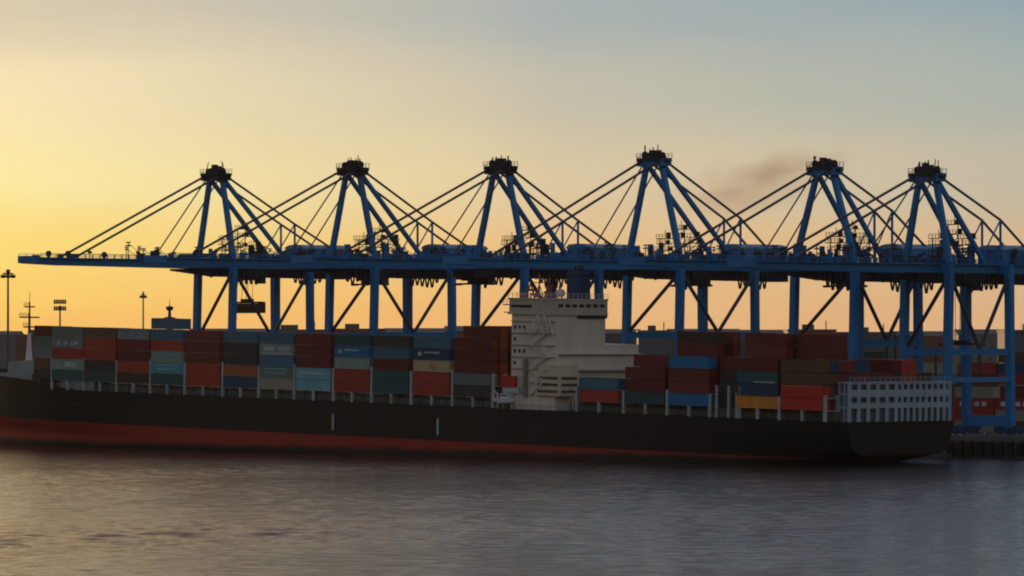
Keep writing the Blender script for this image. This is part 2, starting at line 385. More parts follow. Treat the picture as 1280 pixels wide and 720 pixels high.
def container_mesh(Lc=12.19, H=2.62):
    mb = MB(); hl = Lc / 2; hw = CW / 2
    for s in (-1, 1):
        mb.box(-hl, hl, s * hw - (.12 if s > 0 else 0), s * hw + (.12 if s < 0 else 0), 0, .16)
        mb.box(-hl, hl, s * hw - (.1 if s > 0 else 0), s * hw + (.1 if s < 0 else 0), H - .12, H)
        for t in (-1, 1):
            mb.box(*sorted((t * hl, t * (hl - .17))), *sorted((s * (hw + .004), s * (hw - .18))), .001, H - .001)
        n = int(Lc / .56); y = s * (hw - .03); yi = s * (hw - .10); x0 = -hl + .17; w = (Lc - .34) / n; b = len(mb.v)
        for i in range(n):
            for dx, yy in ((0, y), (.3, y), (.5, yi), (.8, yi)):
                mb.v += [(x0 + (i + dx) * w, yy, .14), (x0 + (i + dx) * w, yy, H - .1)]
        mb.v += [(x0 + n * w, y, .14), (x0 + n * w, y, H - .1)]
        for i in range(4 * n): mb.f.append((b + 2 * i, b + 2 * i + 2, b + 2 * i + 3, b + 2 * i + 1))
    mb.box(-hl + .05, hl - .05, -hw + .06, hw - .06, H - .06, H - .02)
    mb.box(-hl + .04, hl - .04, -hw + .11, hw - .11, .05, .1)
    mb.box(-hl + .05, -hl + .1, -hw + .15, hw - .15, .1, H - .08)
    mb.box(hl - .1, hl - .05, -hw + .15, hw - .15, .1, H - .08)
    for t in (-1, 1):
        for yy in (-.85, -.35, .35, .85): mb.tube((t * (hl - .03), yy, .12), (t * (hl - .03), yy, H - .12), .03, n=6)
    me = bpy.data.meshes.new('container'); me.from_pydata(mb.v, [], mb.f)
    bm = bmesh.new(); bm.from_mesh(me); bmesh.ops.recalc_face_normals(bm, faces=bm.faces); bm.to_mesh(me); bm.free()
    me.materials.append(None); return me
ME40 = container_mesh(); ME20 = container_mesh(6.06)
ncont = 0
def container(mat4, colour, label, group, me=None):
    global ncont
    o = bpy.data.objects.new('shipping_container', me or ME40); C.objects.link(o)
    o.material_slots[0].link = 'OBJECT'; o.material_slots[0].material = cmat(colour)
    o.matrix_world = mat4; tag(o, label, 'container', group); ncont += 1
    return o
TIER = ['lowest', 'second', 'third', 'fourth', 'fifth', 'sixth', 'seventh']
G1 = 'containers stacked on the ship'
posts = []
def mark(o, stripes, m=None):     # pale lettering block painted on a container side, a part of it
    for (x0, x1, z0, z1) in stripes: MB().box(x0, x1, -CW / 2 - .012, -CW / 2 + .04, z0, z1).build('painted_marking', m or PALE, o)
for bi, (a, b, cols) in enumerate(BAYS):
    xc = (xl(a, 1.2) + xl(b, 1.2)) / 2
    fromstern = 5 - (bi - 12)
    where = 'bay %d from the bow' % (bi + 1)
    wn = '%s bay from the bow' % ords[bi] if bi < 12 else '%s bay from the stern' % ords[16 - bi]
    for k, col in enumerate(cols):
        y = -BEAM / 2 + 1.35
        M = SM @ Matrix.Translation((xc + random.uniform(-.04, .04), y + random.uniform(-.03, .03), CB + k * CH))
        o = container(M, col, '%s container, %s in the outer stack, %s' % (col, TIER[k] + (' tier' if k else ''), wn), G1)
        if (bi, k) in ((8, 3), (10, 3)): mark(o, [(-2.6, 2.6, 1.5, 1.9), (-4.6, -3.4, .9, 1.8)])
        if (bi, k) == (0, 3): mark(o, [(-4, -2.6, .6, 1.7), (-1.6, .2, .8, 1.6), (1.2, 2.4, .6, 1.5), (3, 4, .9, 1.7)])
        if (bi, k) in ((6, 3),): mark(o, [(-4.5, -.8, 1.0, 1.9), (.6, 4.6, 1.0, 1.9), (-5.5, 5.5, .15, .5)])
        if (bi, k) in ((3, 1), (3, 2), (6, 1)): mark(o, [(-4.6, 4.6, 1.9, 2.25), (-3.6, 3.2, .8, 1.4)] if k == 1 else [(-5.2, 5.2, 1.7, 2.2)], MAT.get('container_pale_teal') or cmat('pale teal'))
        if (bi, k) == (7, 1): mark(o, [(-4.2, 4.2, 1.1, 1.6)])
        if (bi, k) == (10, 2): mark(o, [(-.4, .2, .7, 1.6), (.5, 1.1, .7, 1.6)], ORNG)
        if (bi, k) == (16, 1): mark(o, [(-5.8, 5.8, 2.25, 2.5)], ORNG)
        if (bi, k) == (15, 2): mark(o, [(-1, 5.3, .1, .4)])
        if (bi, k) == (0, 1): mark(o, [(-1, 3.8, .7, 1.9)])
    posts.append((xl(a, 1.2), len(cols))); posts.append((xl(b, 1.2), len(cols)))
# stack further forward, set inboard where the bow narrows
for k, col in enumerate(['charcoal', 'brown', 'grey', 'grey-green', 'maroon']):
    container(SM @ Matrix.Translation((xl(64, 5) , -BEAM / 2 + 5.2, CB + k * CH)), col, '%s container, %s in the stack set inboard at the bow' % (col, TIER[k] + (' tier' if k else '')), G1)
# inner rows where they rise above the outer one or show through a gap
INNER = []
def inner(a, b, row, tiers, me=None, colmix=None, start=0):
    xc = (xl(a, 1.2 + 2.5 * row) + xl(b, 1.2 + 2.5 * row)) / 2
    for k in range(start, tiers):
        col = random.choice(colmix or ['maroon', 'dark brown', 'red-brown', 'maroon', 'charcoal', 'slate blue'])
        INNER.append((xc, row, k, col, me))
DK = ['maroon', 'maroon', 'maroon', 'red-brown', 'dark brown', 'maroon', 'red-brown']
for (a, b, row, n) in ((570, 619, 1, 6), (370, 417, 1, 5), (784, 834, 1, 4), (784, 834, 3, 4), (838, 889, 1, 6), (838, 889, 3, 6), 
                       (923, 975, 1, 6), (923, 975, 3, 6), (977, 1033, 2, 6),  (570, 619, 3, 6), (467, 515, 2, 5), (108, 147, 1, 5)):
    dp = 2.5 * row * 3.9
    xc_ = a, b
    xcc = (xl(a, 1.2) + xl(b, 1.2)) / 2
    for k in range(0, n): INNER.append((xcc, row, k, random.choice(DK), None))
# open ends of the aftmost bay, all across the beam
xa = (xl(977, 1.2) + xl(1033, 1.2)) / 2
for row in range(1, 14):
    n = [4, 4, 4, 4, 4, 4, 3, 3, 3, 4, 4, 4, 3, 3][row]
    for k in range(0, n):
        if any(abs(xa - t[0]) < .1 and t[1] == row and t[2] == k for t in INNER): continue
        col = 'rust red' if row in (10, 11) and k >= 2 else random.choice(['maroon', 'dark brown', 'red-brown', 'maroon', 'brown', 'charcoal', 'navy' if row < 9 else 'maroon'])
        INNER.append((xa, row, k, col, None))
for row in (1, 2, 3, 4):      # 20 ft boxes in the gap abaft the fifteenth bay
    for k in range(0, 4): INNER.append((xl(905, 1.2), row, k, ['dark brown', 'charcoal', 'dark brown', 'maroon'][k], ME20))
rown = {1: 'second', 2: 'third', 3: 'fourth', 4: 'fifth', 5: 'sixth', 6: 'seventh', 7: 'eighth', 8: 'ninth', 9: 'tenth', 10: 'eleventh', 11: 'twelfth', 12: 'thirteenth', 13: 'fourteenth'}
def bayname(x):
    if abs(x - xl(905, 1.2)) < 1: return 'narrow bay near the stern'
    i = min(range(len(BAYS)), key=lambda i: abs((xl(BAYS[i][0], 1.2) + xl(BAYS[i][1], 1.2)) / 2 - x))
    return '%s bay from the bow' % ords[i] if i < 12 else '%s bay from the stern' % ords[16 - i]
for (x, row, k, col, me) in INNER:
    container(SM @ Matrix.Translation((x, -BEAM / 2 + 1.35 + 2.52 * row, CB + k * CH)), col,
              '%s container, %s tier, %s row in from the side, %s' % (col, 'first' if k == 0 else TIER[k], rown[row], bayname(x)), 'containers in the inner rows of the ship', me)

# lashing columns between bays, and short pedestals
mb = MB(); px_posts = sorted(posts)
prev = None
xsn = []
for x, n in px_posts:
    if prev is None or x - prev[0] > 1.6: xsn.append([x, n]); prev = (x, n)
    else: xsn[-1][0] = (xsn[-1][0] + x) / 2; xsn[-1][1] = max(xsn[-1][1], n)
for i, (x, n) in enumerate(xsn):
    hgt = 2.35 + CH * (2.0 if x < 20 else 1.0) + (.6 if i % 2 else 0)
    mb = MB()
    for yy in (-20.75, -17.0):
        mb.box(x - .32, x + .32, yy, yy + .55, DZ, DZ + hgt)
    for z in (DZ + 2.2, DZ + 2.2 + CH):
        if z < DZ + hgt: mb.box(x - .3, x + .3, -20.5, 18, z, z + .18)
    for yy in range(-14, 19, 5): mb.box(x - .2, x + .2, yy, yy + .3, DZ, DZ + hgt - .1)
    mb.build('lashing_bridge', PALE, ship)
mb = MB()
for (a, b, cols) in BAYS:
    x = (xl(a, 1.2) + xl(b, 1.2)) / 2
    mb = MB().box(x - .3, x + .3, -20.8, -20.2, DZ, CB - .06).box(x - .45, x + .45, -20.85, -19.6, CB - .2, CB - .05)
    mb.build('pedestal', PALE, ship)
mb = MB()
for x in (xl(893), xl(908), xl(922)): mb.box(x - .2, x + .2, -20.8, -20.3, DZ, DZ + 7.0)
mb.build('lashing_post', PALE, ship)

# ------------------------------------------------------------------ superstructure (on the ship, a part with sub-parts)
Z = lambda y, s=5.45: CAMZ - (y - HY) / s
ss = MB()
x0, x1 = -1.3, 13.0
ss.box(x0, x1, -20.4, -4.6, DZ, 36.0)
ss.box(x0 + .5, x1 + .02, -4.6, 6.2, DZ, 26.0)
ss.box(x1, x1 + .9, -20.3, 6.1, 20.2, 24.0)
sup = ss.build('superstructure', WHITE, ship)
mb = MB(); mb.box(x0 - .8, x1 + .5, -21.0, -4.2, 32.6, 33.0); mb.box(x0 - .8, x1 + .5, -21.0, -4.2, 36.0, 36.35)
mb.box(x0 - .5, x1 + .35, -20.8, -4.3, 33.0, 36.0)
mb.build('bridge', paint('bridge_band', (.62, .53, .42), .55, dirt=.3, vary=0), sup)
MB().box(x1 + .34, x1 + .42, -14.0, -4.4, 31.9, 32.7).build('bridge_window', GLASSD, sup)
for i in range(7):
    y = -20 + i * 2.2; MB().box(x1 + .33, x1 + .41, y, y + 1.5, 34.4, 35.1).build('bridge_window', GLASSD, sup)
MB().box(x0 + .2, x1 - 7.4, -20.88, -20.75, 34.2, 34.8).build('bridge_window', GLASSD, sup)
# decks, ledges on both faces
mb = MB()
for z in (20.2, 22.9, 25.6, 28.3, 31.0):
    mb.box(x0 - .1, x1 + .12, -20.7, -20.4, z, z + .16)
for z in (23.6, 20.0): mb.box(x1 + .9, x1 + 1.6, -20.3, 6.8, z, z + .25)
mb.build('deck_ledge', paint('ledge', (.34, .32, .28), .6, vary=0), sup)
for z in (21.2, 23.9, 26.6, 29.3):
    for i in range(3 if z in (23.9, 29.3) else 1):
        x = x0 + .8 + i * 1.5
        MB().box(x, x + .7, -20.47, -20.38, z, z + .8).build('window', GLASSD, sup)
    if z > 30:
        for i in range(3):
            y = -12.6 + i * 2.8; MB().box(x1 - .03, x1 + .06, y, y + .65, z, z + .8).build('window', GLASSD, sup)
# stairs zigzag on the side
mb = MB()
for i, z in enumerate((14.8, 17.5, 20.3, 23.0, 25.7, 28.4)):
    a, b = ((6.2, z), (10.2, z + 2.7)) if i % 2 == 0 else ((10.2, z), (6.2, z + 2.7))
    for yy in (-21.3, -20.75): mb.beam((a[0], yy, a[1]), (b[0], yy, b[1]), .12, .3)
    mb.beam((a[0], -21.3, a[1] + 1), (b[0], -21.3, b[1] + 1), .08)
    mb.box(min(a[0], b[0]) - 1, min(a[0], b[0]), -21.6, -20.5, z - .1, z); mb.box(max(a[0], b[0]), max(a[0], b[0]) + 1, -21.6, -20.5, z - .1, z)
mb.rail((2, -21.2, 28.4), (11.5, -21.2, 28.4), 1.0, 1.2)
mb.build('outside_stair', WHITE, sup)
# monkey island: rails, masts, red liferafts, orange boat
mb = MB(); zt = 36.35
for a, b in (((x0 - .7, -20.9), (x1 + .4, -20.9)), ((x1 + .4, -20.9), (x1 + .4, -4.3)), ((x0 - .7, -20.9), (x0 - .7, -4.3))):
    mb.rail((*a, zt), (*b, zt), 1.1, 1.3, .04)
mb.build('roof_rail', WHITE, sup)
for (x, y, h, w) in ((2.6, -18.4, 3.4, 1.3), (6.6, -16.5, 4.8, .9), (9.0, -19.2, 2.6, 1.1), (5.2, -19.6, 1.9, 1.5), (10.9, -17.2, 3.2, .8)):
    m_ = MB().beam((x - w, y, zt), (x, y, zt + h), .22).beam((x + w, y, zt), (x, y, zt + h), .22).box(x - w * .7, x + w * .7, y - .5, y + .5, zt + h * .45, zt + h * .62)
    m_.build('equipment_frame', paint('roof_gear_red', (.40, .12, .07), .6), sup)
for (x, z) in ((7.0, 31.2), (9.0, 31.2), (10.6, 30.4)):
    MB().beam((x, -20.6, z - 2.6), (x + 1.1, -21.3, z + 1.4), .3).beam((x + 2.0, -20.6, z - 2.6), (x + 1.1, -21.3, z + 1.4), .3).build('pipe_frame', WHITE2, sup)
mb = MB(); mb.tube((4, -17, zt), (4, -17, zt + 5.5), .22, .14); mb.box(3.9, 4.1, -18.6, -15.4, zt + 3.4, zt + 3.6); mb.box(2.6, 5.4, -17.15, -16.9, zt + 4.4, zt + 4.7)
mb.beam((4, -18.4, zt), (4, -17, zt + 3.2), .14); mb.beam((5.4, -17, zt), (4, -17, zt + 3.2), .14)
mb.build('radar_mast', paint('mast_brown', (.28, .12, .08), .6), sup)
mb = MB(); mb.tube((8.2, -18, zt), (8.2, -18, zt + 3), .12, .1); mb.tube((10.6, -14, zt), (10.6, -14, zt + 4), .1, .07); mb.tube((1, -19, zt), (1, -19, zt + 3.6), .08, .05)
mb.box(7.6, 8.8, -18.4, -17.6, zt + 3, zt + 3.4)
mb.build('antenna_mast', DARK, sup)
for (x, y) in ((2.2, -19.8), (6, -19.8), (9.8, -19.6)):
    MB().tube((x - .75, y, zt + .6), (x + .75, y, zt + .6), .45, n=12).build('liferaft', paint('raft_red', (.55, .16, .12), .6), sup)
mb = MB()
for x, y in ((7.2, -13), (11.0, -17.5)):
    bmx = 8
    for i in range(bmx):
        t0 = math.pi * i / bmx - math.pi / 2; t1 = math.pi * (i + 1) / bmx - math.pi / 2
        mb.tube((x, y, zt + 1.2 + .9 * math.sin(t0)), (x, y, zt + 1.2 + .9 * math.sin(t1)), .9 * max(.05, math.cos(t0)), .9 * max(.05, math.cos(t1)), n=12)
mb.build('satcom_dome', WHITE2, sup)
fn = MB(); fn.box(7.2, 11.4, -11.4, -8.0, zt, zt + 6.4); fn.build('funnel', paint('funnel_blue', (.012, .05, .13), .5, vary=0), sup)
mb = MB()
for i in range(3): mb.tube((8.1 + i * 1.1, -9.7, zt + 6.3), (8.3 + i * 1.1, -9.7, zt + 7.6), .28, .26, n=10)
mb.box(7.0, 11.6, -11.6, -7.8, zt + 5.2, zt + 5.45)
mb.build('funnel_pipe', DARK, sup)
# louvred engine casing near the side
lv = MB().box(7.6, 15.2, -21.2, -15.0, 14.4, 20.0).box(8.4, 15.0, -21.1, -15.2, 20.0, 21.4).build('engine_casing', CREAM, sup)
mb = MB()
for z in (15.1, 16.6, 18.1):
    mb.box(8.2, 14.7, -21.3, -21.15, z, z + .62); mb.box(15.15, 15.3, -20.6, -15.6, z, z + .62)
mb.build('louvre', paint('louvre_dark', (.10, .085, .06), .7), lv) if False else mb.build('louvre', paint('louvre_dark', (.10, .085, .06), .7), sup)
mb = MB().box(3.2, 4.2, -21.0, -20.4, 14.0, 22.5)
for k in range(5): mb.box(2.9, 4.5, -21.1, -20.9, 14.8 + k * 1.7, 15.1 + k * 1.7)
mb.build('ladder_trunk', paint('trunk', (.26, .24, .2), .6), sup)
# bridge wing struts low on the left
mb = MB().box(x0 - 3.2, x0 - .05, -20.2, -18.8, 34.6, 34.9).box(x0 - 2.8, x0 - .05, -20.2, -18.8, 32.9, 33.15)
mb.rail((x0 - 3.1, -20.1, 34.9), (x0 - .1, -20.1, 34.9), 1.0, 1, .04)
mb.build('signal_platform', WHITE, sup)
# red box beside it, white rescue boat on davits
M = SM @ Matrix.Translation((xl(639, .8) - .4, -BEAM / 2 + .9, 16.0))
o = bpy.data.objects.new('shipping_container', ME20); C.objects.link(o); o.material_slots[0].link = 'OBJECT'; o.material_slots[0].material = cmat('bright red')
o.matrix_world = M @ Matrix.Scale(.78, 4, (1, 0, 0)); tag(o, 'small orange-red store container on a pale frame beside the superstructure', 'container')
mb = MB().box(-3.3, 2.2, -21.2, -18.6, 14.7, 15.95)
for x in (-3.2, 2.0): mb.box(x, x + .2, -21.2, -21.0, DZ, 18.9)
mb.build('container_stand', PALE, sup)
boat = empty('rescue_boat', SM @ Vector((-3.0, -21.2, DZ + .9)), ROT)
tag(boat, 'small white rescue boat slung in davits below the superstructure', 'rescue boat')
mb = MB(); prof = [(-3.4, .15, 1.4), (-2.6, .8, .55), (-1, 1.1, .1), (1, 1.1, .1), (2.6, .95, .25), (3.1, .8, .5)]
for x, h, z in prof: mb.v += [(x, -h, 1.5), (x, -h * .7, z + .3), (x, 0, z), (x, h * .7, z + .3), (x, h, 1.5)]
for i in range(len(prof) - 1):
    for k in range(4): mb.f.append((i * 5 + k, i * 5 + k + 1, i * 5 + 6 + k, i * 5 + 5 + k))
    mb.f.append((i * 5, i * 5 + 5, i * 5 + 9, i * 5 + 4))
mb.f.append((25, 26, 27, 28, 29))
mb.build('hull', WHITE2, boat)
MB().box(-.2, 2.2, -.7, .7, 1.5, 2.5).build('cabin', WHITE2, boat)
MB().box(.1, 1.9, -.74, .74, 1.9, 2.25).build('window', GLASSD, boat)
mb = MB()
for x in (-6.0, -.3):
    mb.box(x, x + .35, -20.4, -20.0, DZ, DZ + 3.4); mb.beam((x + .17, -20.2, DZ + 3.3), (x + .17, -21.6, DZ + 4.2), .3); mb.tube((x + .17, -21.5, DZ + 4.1), (x + .17, -21.3, DZ + 2.3), .05)
mb.beam((-5.8, -20.6, DZ + .2), (-2.8, -20.6, DZ + 3.2), .25); mb.beam((-2.8, -20.6, DZ + 3.2), (-.1, -20.6, DZ + .2), .25)
mb.build('davit', WHITE2, ship)
# fittings abaft the superstructure
mb = MB().box(xl(724), xl(764), -20.4, -17.6, CB + 2.9, CB + 5.4); mb.build('deck_house', paint('deckhouse_slate', (.10, .15, .17), .6), sup)
# forecastle: breakwater, winches, foremast
BWx = -178
mb = MB()
zf = DZ + 1.2
mb.v += [(-193, -14, zf), (-187, -1, zf), (-193, 14, zf), (-193, -14, zf + 5.0), (-187, -1, zf + 6.6), (-193, 14, zf + 5.0)]
mb.f += [(0, 1, 4, 3), (1, 2, 5, 4)]
for v in list(mb.v[:6]): mb.v.append((v[0] - .3, v[1], v[2]))
mb.f += [(6, 9, 10, 7), (7, 10, 11, 8), (3, 4, 10, 9), (4, 5, 11, 10), (0, 3, 9, 6), (2, 8, 11, 5)]
mb.build('breakwater', paint('breakwater_grey', (.42, .43, .42), .6, vary=0), ship)
mb = MB()
for x, y in ((-186, -9), (-190, -4), (-176, -14)):
    mb.tube((x, y - 1.4, zf + 1.3), (x, y + 1.4, zf + 1.3), 1.1, n=12); mb.box(x - 1.6, x + 1.6, y - 1.7, y - 1.4, zf, zf + 2.2); mb.box(x - 1.2, x + 1.2, y + 1.4, y + 2.6, zf, zf + 1.8)
mb.build('mooring_winch', paint('winch_brown', (.12, .085, .06), .7), ship)
xm = xl(35, 17)
fm = MB()
fm.tube((xm, -4, zf), (xm, -4, zf + 12.5), .6, .45, n=12)
for s in (-1, 1):
    fm.beam((xm + s * 1.7, -4, zf), (xm + s * .3, -4, zf + 12.5), .3)
    for k in range(6): fm.beam((xm + s * (1.7 - .23 * k), -4, zf + 2 * k), (xm, -4, zf + 2 * k + 2), .2)
fm = fm.build('foremast', WHITE2, ship)
mb = MB().tube((xm, -4, zf + 12.4), (xm, -4, zf + 20.5), .38, .16)
for z, w in ((13.8, 1.5), (16.3, 2.6), (19.0, 1.4)):
    mb.box(xm - w / 1.4, xm + w / 1.4, -4 - w / 1.4, -4 + w / 1.4, zf + z, zf + z + .35); mb.rail((xm - w / 1.4, -4 - w / 1.4, zf + z + .3), (xm + w / 1.4, -4 - w / 1.4, zf + z + .3), .9, .9, .05)
mb.tube((xm, -4, zf + 20.5), (xm, -4, zf + 23), .07)
mb.build('mast_top', paint('mast_dark_red', (.12, .05, .04), .6), fm)
# ------------------------------------------------------------------ stern lashing house at the transom
hx0, hx1, hy0, hy1, hz = 95.6, 98.7, -16.3, 16.3, 8.55
cols_ = 15
fr = MB()
W1 = hy1 - hy0
yy = [hy0]
for i in range(5): yy.append(yy[-1] + 3.0)
rest = (hy1 - yy[-1]) / 9
for i in range(9): yy.append(yy[-1] + rest)
for i, y in enumerate(yy): w = .95 if i < 6 else .7; fr.box(hx1 - .3, hx1, y - w / 2, y + w / 2, DZ, DZ + hz)
for x in (hx0, hx0 + 1.6): fr.box(x, x + .35, hy0 - .31, hy0 + .05, DZ, DZ + hz)
for z in (2.9, 5.7): fr.box(hx0, hx1 - .02, hy0 - .25, hy1 + .2, DZ + z, DZ + z + .42)
fr.box(hx0 - .1, hx1 + .1, hy0 - .4, hy1 + .4, DZ + hz - .25, DZ + hz)
for k, (i0) in enumerate(range(len(yy) - 1)):
    y = yy[i0]; y2 = yy[i0 + 1]
    for z in (3.32, 6.12): fr.box(hx1 - .2, hx1 - .05, y, y2, DZ + z, DZ + z + .75)
    for z in (5.3, 8.0): fr.box(hx1 - .2, hx1 - .05, y, y2, DZ + z, DZ + z + .36)
sh = fr.build('stern_lashing_bridge', STERNP, ship)
MB().box(hx0 + .3, hx1 - .9, hy0 + .1, hy1 - .1, DZ + .02, DZ + hz - .3).build('stern_bulkhead', paint('stern_blue_grey', (.15, .19, .23), .7), ship)  # plain blue-grey bulkhead behind the openings
mb = MB(); mb.rail((hx1 - .1, hy0, DZ + hz), (hx1 - .1, hy1, DZ + hz), 1.0, 1.6, .04); mb.build('stern_rail', STERNP, ship)

# ------------------------------------------------------------------ gantry cranes
CR = [  # px of the two front frame legs, px row of platform, gauge, girder-top row, label
 (248, 292, 217, 27, 325, 63, 'leftmost blue gantry crane, its bare boom tip reaching past the bow', 27),
 (413, 469, 210, 27, 325, 66, 'blue gantry crane second from the bow end of the row', 28),
 (596, 656, 208, 26, 325, 66, 'blue gantry crane with its legs behind the ship\'s pale superstructure', 28),
 (785, 851, 198, 26, 326, 66, 'tallest blue gantry crane, just right of the superstructure', 28),
 (994, 1069, 209, 22, 327, 64, 'blue gantry crane over the aftmost containers, second from the right', 26),
 (1132, 1187, 217, 21, 329, 62, 'rightmost blue gantry crane, standing beyond the ship\'s stern', 24)]
def make_crane(i):
    a, b, ya, G, yg, OUT, label, zp = CR[i]
    D = RAILD
    xa_, xb_ = xl(a, D), xl(b, D); xc = (xa_ + xb_) / 2; Wd = xb_ - xa_
    s = scale_at(xc, D)
    ZG = CAMZ + (HY - yg) / s - QZ; ZA = CAMZ + (HY - ya) / s - QZ; zp -= QZ
    root = empty('gantry_crane', frame_pt(xc, D, QZ), ROT); tag(root, label, 'crane', 'ship-to-shore gantry cranes along the quay')
    hw = Wd / 2; gh = 2.3; zl = ZG - gh
    lean = 1.2
    for sx in (-1, 1):
        for y, yl in ((0, -lean), (G, G + .4)):
            m = MB().beam((sx * hw, yl, 1.6), (sx * hw, y, ZG - .2), 1.7, 1.55, 1.75, 1.6, up=(0, 1, 0))
            m.build('leg', BLUE, root)
        MB().beam((sx * hw, -lean, zp), (sx * hw, G, zp), 1.1, 1.5).build('portal_beam', BLUE, root)
        zlo = 12.8
        MB().beam((sx * hw, -lean, zlo), (sx * hw, G, zlo), 1.0, 1.1).build('portal_beam', BLUE2, root)
        if sx > 0: MB().tube((sx * hw, .6, ZG - 3.5), (sx * hw, G / 2, zp + .6), .45).tube((sx * hw, G - .6, ZG - 3.5), (sx * hw, G / 2, zp + .6), .45).build('side_brace', STAY, root)
        if i >= 4: MB().tube((sx * hw, G / 2, zp - .6), (sx * hw, G / 2, zlo + .4), .3).build('king_post', STAY, root)
        # bogies
        for y in (-lean, G + .3):
            m = MB().box(sx * hw - 4.2, sx * hw + 4.2, y - .5, y + .5, 1.1, 2.0)
            for kx in (-3, -1, 1, 3):
                m.tube((sx * hw + kx, y - .3, .42), (sx * hw + kx, y + .3, .42), .42, n=14); m.box(sx * hw + kx - .7, sx * hw + kx + .7, y - .42, y + .42, .5, 1.15)
            m.build('bogie', paint('bogie_blue', (.01, .07, .16), .5), root)
    MB().tube((hw, 0, ZG - 2.5), (-hw, 0, zp + .5), .45).build('front_brace', STAY, root)
    for y in (-lean, G + .3): MB().beam((-hw, y, 3.1), (hw, y, 3.1), 1.0, 2.5).build('sill_beam', BLUE, root)
    for y in (0, G): MB().beam((-hw - .6, y, ZG - 1.35), (hw + .6, y, ZG - 1.35), 1.5, 2.1).build('cross_beam', BLUE, root)
    MB().beam((-hw, G, zp), (hw, G, zp), 1.0, 1.3).build('cross_beam', BLUE, root)
    REAR = G + 20
    g_ = MB()
    for sx in (-1, 1):
        g_.box(sx * 3.2 - .7, sx * 3.2 + .7, -3, REAR, ZG - gh, ZG + .003)
    for y in range(2, int(REAR), 6): g_.box(-2.5, 2.5, y, y + .5, ZG - 1.2, ZG - .5)
    g_.box(-4.2, 4.2, REAR, REAR + .8, ZG - gh, ZG)
    gi = g_.build('main_girder', BLUE, root)
    bm_ = MB()
    for sx in (-1, 1):
        bm_.beam((sx * 3.2, -3.05, ZG - 1.2), (sx * 3.2, -OUT + 12, ZG - 1.0), 1.4, gh + .1, 1.2, 1.9); bm_.beam((sx * 3.2, -OUT + 12, ZG - 1.0), (sx * 3.2, -OUT, ZG - .8), 1.2, 2.0, 1.2, 1.6)
    for y in range(8, OUT, 6): bm_.box(-2.6, 2.6, -y - .5, -y, ZG - 1.1, ZG - .5)
    bm_.box(-3.9, 3.9, -OUT - .9, -OUT + .1, ZG - 1.5, ZG + .3)
    boom = bm_.build('boom', BLUE, root)
    # walkway rails, lights, pipe and cable runs along the top
    m = MB(); rr = random.Random(40 + i)
    for sx in (-4.6, 4.6): m.rail((sx, -OUT, ZG - .2), (sx, REAR, ZG - .2), 1.15, 2.4, .06)
    m.box(-4.9, -3.9, -OUT, REAR, ZG - .35, ZG - .22); m.box(3.9, 4.9, -OUT, REAR, ZG - .35, ZG - .22)
    m.build('walkway', BLUE, root)
    y = -OUT + 2
    while y < REAR:
        k = rr.random(); x = rr.choice((-3.2, 3.2, 0)); m = MB()
        if k < .35: m.tube((x, y, ZG), (x, y, ZG + rr.uniform(1.9, 3.2)), .13); m.box(x - .5, x + .5, y - .35, y + .35, ZG + 1.3, ZG + 1.9); nm = 'floodlight'
        elif k < .7: m.box(x - .7, x + .7, y - .8, y + .8, ZG, ZG + rr.uniform(.6, 1.6)); nm = 'cable_box'
        else: m.tube((x - .25, y, ZG + 1.0), (x + .25, y, ZG + 1.0), .8, n=10); m.box(x - .4, x + .4, y - .2, y + .2, ZG, ZG + 1); nm = 'sheave'
        m.build(nm, DARK, root)
        y += rr.uniform(2.0, 4.6) if y > -OUT * .45 else rr.uniform(3, 7)
    # equipment over the portal: hoist frames and lattice seen through the top frame
    for y in (3.5, 9, 14):
        m = MB(); h = rr.uniform(4, 6) + (3.2 if y == 9 else 0)
        m.tube((-1.5, y, ZG), (-1.5, y, ZG + h), .13); m.tube((1.5, y, ZG), (1.5, y, ZG + h), .13)
        for k in range(int(h / 1.5)): m.beam((-1.5, y, ZG + k * 1.5), (1.5, y, ZG + k * 1.5 + 1.5), .13)
        for z in (h * .45, h * .75, h):
            w = rr.uniform(1.6, 2.8); m.box(-w, w, y - .8, y + .8, ZG + z, ZG + z + .2); m.rail((-w, y - .7, ZG + z + .2), (w, y - .7, ZG + z + .2), .9, .9, .05)
            m.box(w - 1.0, w - .2, y - .4, y + .4, ZG + z + .2, ZG + z + rr.uniform(.8, 1.6))
        m.tube((.4, y, ZG + h), (.4, y, ZG + h + 2.2), .09)
        m.build('service_tower', DARK, root)
    for k in range(16):
        y = rr.uniform(-OUT * .55, REAR); x = rr.choice((-4.4, 4.4, -3.2, 3.2)); h = rr.uniform(2.0, 4.6); w = rr.uniform(.5, 1.1)
        m = MB().beam((x, y, ZG - .1), (x, y, ZG + h), .16).box(x - w, x + w, y - .12, y + .12, ZG + h * .72, ZG + h * .80)
        m.beam((x, y, ZG + h * .9), (x + .1, y + rr.uniform(3, 7), ZG + .2), .1).box(x - w * .7, x + w * .7, y - .25, y + .25, ZG + h - .3, ZG + h)
        m.build('lamp_mast', rr.choice((DARK, BLUE, STAY)), root)
    # top frame
    ax = 2.6
    for sx in (-1, 1):
        MB().beam((sx * hw, 0, ZG - .1), (sx * ax, 0, ZA - 1.8), 1.35, 1.2, 1.15, 1.1, up=(0, 1, 0)).build('front_frame_leg', BLUE, root)
        yf = G - 4.5 if i != 3 else G - 1
        MB().beam((sx * 2.6, .5, ZA - 1.6), (sx * 3.2, yf, ZG), .95, .95, .95, .95).build('back_frame_leg', BLUE, root)
    # upper wings of the pylon, dark sheave platform
    ap = MB(); ap.box(-4.3, 4.3, -1.6, 1.6, ZA - 1.9, ZA - .1); ap.build('apex_beam', BLUE if i > 2 else DARK, root)
